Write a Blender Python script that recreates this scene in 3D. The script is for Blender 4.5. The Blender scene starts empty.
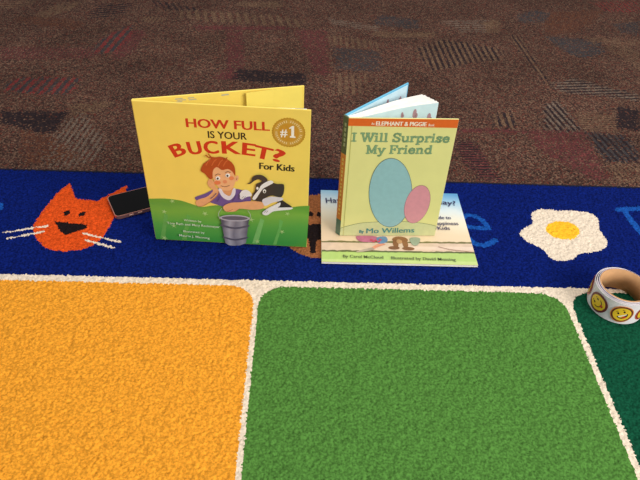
import bpy, bmesh, math, random
import numpy as np
from mathutils import Matrix, Vector

random.seed(4)
RNG = np.random.default_rng(7)
scene = bpy.context.scene
COL = scene.collection
RUG = 0.008          # rug pile top above the floor carpet (floor is z = 0)

# ------------------------------------------------------------------ camera
cd = bpy.data.cameras.new('camera')
cd.sensor_width = 36.0
cd.lens = 612.7 * 36.0 / 640.0
cd.clip_start = 0.02
camera = bpy.data.objects.new('camera', cd)
COL.objects.link(camera)
rt = Vector((0.9992606, -0.00353289, 0.03828532))
up = Vector((-0.02653501, 0.65723171, 0.75322133))
fw = Vector((0.02782337, 0.7536803, -0.65665201))
M = Matrix((rt, up, -fw)).transposed().to_4x4()
M.translation = Vector((0, 0, 0.71108 + RUG))
camera.matrix_world = M
scene.camera = camera

# ------------------------------------------------------------------ light
w = bpy.data.worlds.new('room_light')
scene.world = w
w.use_nodes = True
w.node_tree.nodes['Background'].inputs[0].default_value = (0.96, 0.97, 1.0, 1)
w.node_tree.nodes['Background'].inputs[1].default_value = 0.42

def area(name, loc, target, sx, sy, power, color):
    l = bpy.data.lights.new(name, 'AREA')
    l.shape = 'RECTANGLE'; l.size = sx; l.size_y = sy; l.energy = power; l.color = color
    o = bpy.data.objects.new(name, l); COL.objects.link(o)
    o.location = loc
    o.rotation_euler = (Vector(target) - Vector(loc)).to_track_quat('-Z', 'Y').to_euler()
    return o
area('ceiling_light', (0.4, 0.9, 2.7), (0.4, 0.9, 0), 1.8, 0.7, 34, (1.0, 0.95, 0.86))
area('window_light', (2.1, -1.15, 1.75), (0.0, 0.8, 0.1), 1.6, 1.3, 84, (1.0, 0.96, 0.9))

scene.view_settings.view_transform = 'Standard'
scene.view_settings.look = 'None'
scene.view_settings.gamma = 1.0
scene.view_settings.use_curve_mapping = False
scene.view_settings.exposure = 0.0

# ------------------------------------------------------------------ helpers
def lin(c):
    return tuple(((v/255)/12.92 if v/255 <= .04045 else ((v/255+.055)/1.055)**2.4) for v in c) + (1.0,)

MATS = {}
def mat(name, rgb, rough=0.6, var=0.0, scale=300.0, bump=0.0, spec=0.5, metal=0.0, rgb2=None, coat=0.0, tint=None):
    """procedural material: base colour with a fine noise between rgb and rgb2"""
    if name in MATS: return MATS[name]
    m = bpy.data.materials.new(name); m.use_nodes = True
    nt = m.node_tree; b = nt.nodes['Principled BSDF']
    b.inputs['Roughness'].default_value = rough
    b.inputs['Specular IOR Level'].default_value = spec
    b.inputs['Metallic'].default_value = metal
    b.inputs['Coat Weight'].default_value = coat
    b.inputs['Coat Roughness'].default_value = 0.15
    tc = nt.nodes.new('ShaderNodeTexCoord')
    no = nt.nodes.new('ShaderNodeTexNoise')
    no.inputs['Scale'].default_value = scale
    no.inputs['Detail'].default_value = 2.0
    nt.links.new(tc.outputs['Object'], no.inputs['Vector'])
    ra = nt.nodes.new('ShaderNodeValToRGB')
    c = lin(rgb)
    if rgb2 is None:
        lo = tuple(max(0, x*(1-var)) for x in c[:3]) + (1,)
        hi = tuple(min(1, x*(1+var)) for x in c[:3]) + (1,)
    else:
        lo, hi = c, lin(rgb2)
    ra.color_ramp.elements[0].position = 0.36; ra.color_ramp.elements[0].color = lo
    ra.color_ramp.elements[1].position = 0.64; ra.color_ramp.elements[1].color = hi
    nt.links.new(no.outputs['Fac'], ra.inputs['Fac'])
    nt.links.new(ra.outputs['Color'], b.inputs['Base Color'])
    if bump:
        bp = nt.nodes.new('ShaderNodeBump'); bp.inputs['Strength'].default_value = bump
        bp.inputs['Distance'].default_value = 0.002
        nt.links.new(no.outputs['Fac'], bp.inputs['Height'])
        nt.links.new(bp.outputs['Normal'], b.inputs['Normal'])
    MATS[name] = m
    return m

def speckle(name, cols, cols2=None, stripe=None, scale=370.0):
    """carpet yarn: several yarn colours in small flecks; stripe = (dx, dy, period) alternates two yarn mixes"""
    if name in MATS: return MATS[name]
    m = bpy.data.materials.new(name); m.use_nodes = True
    nt = m.node_tree; b = nt.nodes['Principled BSDF']; N = nt.nodes.new; K = nt.links.new
    b.inputs['Roughness'].default_value = 0.95; b.inputs['Specular IOR Level'].default_value = 0.1
    tc = N('ShaderNodeTexCoord')
    vo = N('ShaderNodeTexVoronoi'); vo.inputs['Scale'].default_value = scale
    K(tc.outputs['Object'], vo.inputs['Vector'])
    sp = N('ShaderNodeSeparateColor'); K(vo.outputs['Color'], sp.inputs['Color'])
    def ramp(cs):
        ra = N('ShaderNodeValToRGB'); ra.color_ramp.interpolation = 'CONSTANT'
        el = ra.color_ramp.elements
        while len(el) < len(cs): el.new(0.5)
        t = 0
        for e, (wt, c) in zip(el, cs):
            e.position = t; e.color = lin(c); t += wt
        K(sp.outputs['Red'], ra.inputs['Fac'])
        return ra.outputs['Color']
    out = ramp(cols)
    if stripe:
        wob = N('ShaderNodeTexNoise'); wob.inputs['Scale'].default_value = 90; K(tc.outputs['Object'], wob.inputs['Vector'])
        dot = N('ShaderNodeVectorMath'); dot.operation = 'DOT_PRODUCT'
        K(tc.outputs['Object'], dot.inputs[0]); dot.inputs[1].default_value = (stripe[0]/stripe[2], stripe[1]/stripe[2], 0)
        ad = N('ShaderNodeMath'); ad.operation = 'MULTIPLY_ADD'; K(wob.outputs['Fac'], ad.inputs[0]); ad.inputs[1].default_value = .35; K(dot.outputs['Value'], ad.inputs[2])
        fr = N('ShaderNodeMath'); fr.operation = 'FRACT'; K(ad.outputs[0], fr.inputs[0])
        gt = N('ShaderNodeMath'); gt.operation = 'GREATER_THAN'; K(fr.outputs[0], gt.inputs[0]); gt.inputs[1].default_value = .5
        mx = N('ShaderNodeMix'); mx.data_type = 'RGBA'; K(gt.outputs[0], mx.inputs[0]); K(out, mx.inputs[6]); K(ramp(cols2), mx.inputs[7])
        out = mx.outputs[2]
    # slow tone changes of the dye lots
    no = N('ShaderNodeTexNoise'); no.inputs['Scale'].default_value = 5.5; no.inputs['Detail'].default_value = 4; K(tc.outputs['Object'], no.inputs['Vector'])
    mr = N('ShaderNodeMapRange'); mr.inputs[1].default_value = .3; mr.inputs[2].default_value = .7; mr.inputs[3].default_value = .78; mr.inputs[4].default_value = 1.18
    K(no.outputs['Fac'], mr.inputs[0])
    sc = N('ShaderNodeVectorMath'); sc.operation = 'SCALE'; K(out, sc.inputs[0]); K(mr.outputs[0], sc.inputs['Scale'])
    K(sc.outputs[0], b.inputs['Base Color'])
    MATS[name] = m
    return m

class MB:
    """collects shapes into ONE mesh object"""
    def __init__(s): s.bm = bmesh.new(); s.mats = []
    def mi(s, m):
        if m not in s.mats: s.mats.append(m)
        return s.mats.index(m)
    def face(s, vs, m, smooth=False):
        try: f = s.bm.faces.new([s.bm.verts.new(v) for v in vs])
        except ValueError: return
        f.material_index = s.mi(m); f.smooth = smooth
    def prism(s, poly, z0, z1, m, axis='z', side=None):
        """closed prism over a 2D outline; axis z: (x,y)->z ; axis y: (x,z)->y"""
        f = (lambda p, t: (p[0], p[1], t)) if axis == 'z' else (lambda p, t: (p[0], t, p[1]))
        a = [s.bm.verts.new(f(p, z0)) for p in poly]; b = [s.bm.verts.new(f(p, z1)) for p in poly]
        n = len(poly); i = s.mi(m); fs = []
        fs.append(s.bm.faces.new(a[::-1])); fs.append(s.bm.faces.new(b))
        for k in range(n): fs.append(s.bm.faces.new((a[k], a[(k+1) % n], b[(k+1) % n], b[k])))
        for q in fs: q.material_index = i
        if side is not None:
            for q in fs[2:]: q.material_index = s.mi(side)
    def flat(s, pts, y, m):
        """printed patch lying on a cover: (u,v) in mm -> local (x, y, z)"""
        s.face([(p[0]/1000, y, p[1]/1000) for p in pts], m)
    def stroke(s, pts, wd, y, m, closed=False):
        P = [Vector((p[0], p[1])) for p in pts]
        if closed: P.append(P[0])
        for a, b in zip(P[:-1], P[1:]):
            d = (b-a)
            if d.length < 1e-9: continue
            d.normalize(); n = Vector((-d.y, d.x))*wd/2; e = d*wd*0.25
            s.flat([a-e-n, b+e-n, b+e+n, a-e+n], y, m)
    def build(s, name, parent=None, bevel=0, smooth=False, recalc=True):
        if recalc: bmesh.ops.recalc_face_normals(s.bm, faces=s.bm.faces[:])
        ng = [f for f in s.bm.faces if len(f.verts) > 4]
        if ng: bmesh.ops.triangulate(s.bm, faces=ng)
        me = bpy.data.meshes.new(name); s.bm.to_mesh(me); s.bm.free()
        for m in s.mats: me.materials.append(m)
        if smooth:
            for p in me.polygons: p.use_smooth = True
        o = bpy.data.objects.new(name, me); COL.objects.link(o)
        if parent: o.parent = parent
        if bevel:
            b = o.modifiers.new('bevel', 'BEVEL'); b.width = bevel; b.segments = 3; b.limit_method = 'ANGLE'
        return o

def print_build(mb, name, parent, flatten=None):
    """ink lying on a cover: keep the faces pointing outwards (local -y); flatten lays it on a lying cover"""
    mb.bm.normal_update()
    for f in mb.bm.faces:
        if f.normal.y > 0: f.normal_flip()
    if flatten is not None:
        for v in mb.bm.verts: v.co = (v.co.x, v.co.z, flatten-v.co.y)
    return mb.build(name, parent, recalc=False)

def tag(o, label=None, cat=None, group=None, kind=None):
    if label: o['label'] = label
    if cat: o['category'] = cat
    if group: o['group'] = group
    if kind: o['kind'] = kind
    return o

def empty(name, loc, rot=(0, 0, 0)):
    o = bpy.data.objects.new(name, None); COL.objects.link(o)
    o.location = loc; o.rotation_euler = rot; o.empty_display_size = .03
    return o

def smooth(pts, n=6, closed=True):
    P = np.array(pts, float); N = len(P); out = []
    rng = range(N) if closed else range(N-1)
    for i in rng:
        g = (lambda k: P[k % N]) if closed else (lambda k: P[min(max(k, 0), N-1)])
        a, b, c, d = g(i-1), g(i), g(i+1), g(i+2)
        for t in np.linspace(0, 1, n, endpoint=False):
            out.append(.5*((2*b)+(c-a)*t+(2*a-5*b+4*c-d)*t*t+(3*b-a-3*c+d)*t**3))
    if not closed: out.append(P[-1])
    return [tuple(p) for p in out]

def inside(X, Y, poly):
    r = np.zeros(X.shape, bool); n = len(poly)
    for i in range(n):
        x0, y0 = poly[i]; x1, y1 = poly[(i+1) % n]
        if y0 == y1: continue
        c = ((Y >= min(y0, y1)) & (Y < max(y0, y1)))
        r ^= c & (X < x0+(Y-y0)*(x1-x0)/(y1-y0))
    return r

def near(X, Y, line, wd):
    r = np.zeros(X.shape, bool)
    for (x0, y0), (x1, y1) in zip(line[:-1], line[1:]):
        dx, dy = x1-x0, y1-y0; L = dx*dx+dy*dy
        t = np.clip(((X-x0)*dx+(Y-y0)*dy)/L, 0, 1)
        r |= (X-x0-t*dx)**2+(Y-y0-t*dy)**2 < (wd/2)**2
    return r

def rrect(X, Y, x0, x1, y0, y1, r):
    cx, cy, hx, hy = (x0+x1)/2, (y0+y1)/2, (x1-x0)/2-r, (y1-y0)/2-r
    qx = np.maximum(np.abs(X-cx)-hx, 0); qy = np.maximum(np.abs(Y-cy)-hy, 0)
    return np.hypot(qx, qy) < r

def blur(a, k=1):
    for _ in range(k):
        a = (a+np.roll(a, 1, 0)+np.roll(a, -1, 0))/3
        a = (a+np.roll(a, 1, 1)+np.roll(a, -1, 1))/3
    return a

def grid_mesh(name, X, Y, Z, idx, mats, extra=None):
    """height field of tufts, one material slot per yarn; extra = plain quads joined to it"""
    ny, nx = X.shape
    V = np.stack([X, Y, Z], -1).reshape(-1, 3)
    i = np.arange((ny-1)*nx).reshape(ny-1, nx)[:, :-1]
    F = np.stack([i, i+1, i+nx+1, i+nx], -1).reshape(-1, 4)
    I = idx.reshape(-1)
    for q, k in (extra or []):
        F = np.vstack([F, np.arange(len(V), len(V)+4)[None]]); V = np.vstack([V, np.array(q, float)]); I = np.append(I, k)
    me = bpy.data.meshes.new(name)
    me.vertices.add(len(V)); me.vertices.foreach_set('co', V.astype(np.float32).ravel())
    me.loops.add(F.size); me.loops.foreach_set('vertex_index', F.astype(np.int32).ravel())
    me.polygons.add(len(F)); me.polygons.foreach_set('loop_start', (np.arange(len(F))*4).astype(np.int32))
    for m in mats: me.materials.append(m)
    me.polygons.foreach_set('material_index', I.astype(np.int32))
    me.update(calc_edges=True); me.validate()
    o = bpy.data.objects.new(name, me); COL.objects.link(o)
    return o

def text_faces(body, bold=0.0, shear=0.0):
    cu = bpy.data.curves.new('lettering', 'FONT'); cu.body = body; cu.offset = bold; cu.shear = shear
    cu.resolution_u = 3; cu.fill_mode = 'FRONT'
    o = bpy.data.objects.new('lettering', cu); COL.objects.link(o)
    bpy.context.view_layer.update()
    me = bpy.data.meshes.new_from_object(o.evaluated_get(bpy.context.evaluated_depsgraph_get()))
    V = [tuple(v.co) for v in me.vertices]; F = [tuple(p.vertices) for p in me.polygons]
    bpy.data.objects.remove(o); bpy.data.curves.remove(cu); bpy.data.meshes.remove(me)
    return V, F

def put_text(mb, body, bl, br, height, y, m, bold=0.0, shear=0.0, arch=0.0, strike=0.0):
    """letters fitted on the baseline bl -> br (mm), `height` = height of a capital (mm)"""
    V, F = text_faces(body, bold, shear)
    if not V: return
    x0 = min(v[0] for v in V); x1 = max(v[0] for v in V)
    capv = text_faces('H', bold)[0]; c0 = min(v[1] for v in capv); c1 = max(v[1] for v in capv)
    a = Vector(bl); d = Vector(br)-a; n = Vector((-d.y, d.x)).normalized()
    u_ = d.normalized()
    if strike:      # heavier strokes: the letter struck again a little to each side
        d = d-u_*2*strike; a = a+u_*strike
        for q in (-strike, strike):
            put_text(mb, body, a+u_*q, a+d+u_*q, height, y-.00002*(1 if q > 0 else 2), m, bold, shear, arch)
    P = []
    for v in V:
        t = (v[0]-x0)/(x1-x0)
        p = a+d*t+n*((v[1]-c0)/(c1-c0)*height+arch*4*t*(1-t))
        P.append((p.x/1000, y, p.y/1000))
    vs = [mb.bm.verts.new(p) for p in P]; i = mb.mi(m)
    for f in F:
        try: q = mb.bm.faces.new([vs[k] for k in f]); q.material_index = i
        except ValueError: pass

def ring(cx, cy, rx, ry, n=32):
    return [(cx+rx*math.cos(2*math.pi*k/n), cy+ry*math.sin(2*math.pi*k/n)) for k in range(n)]

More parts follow.
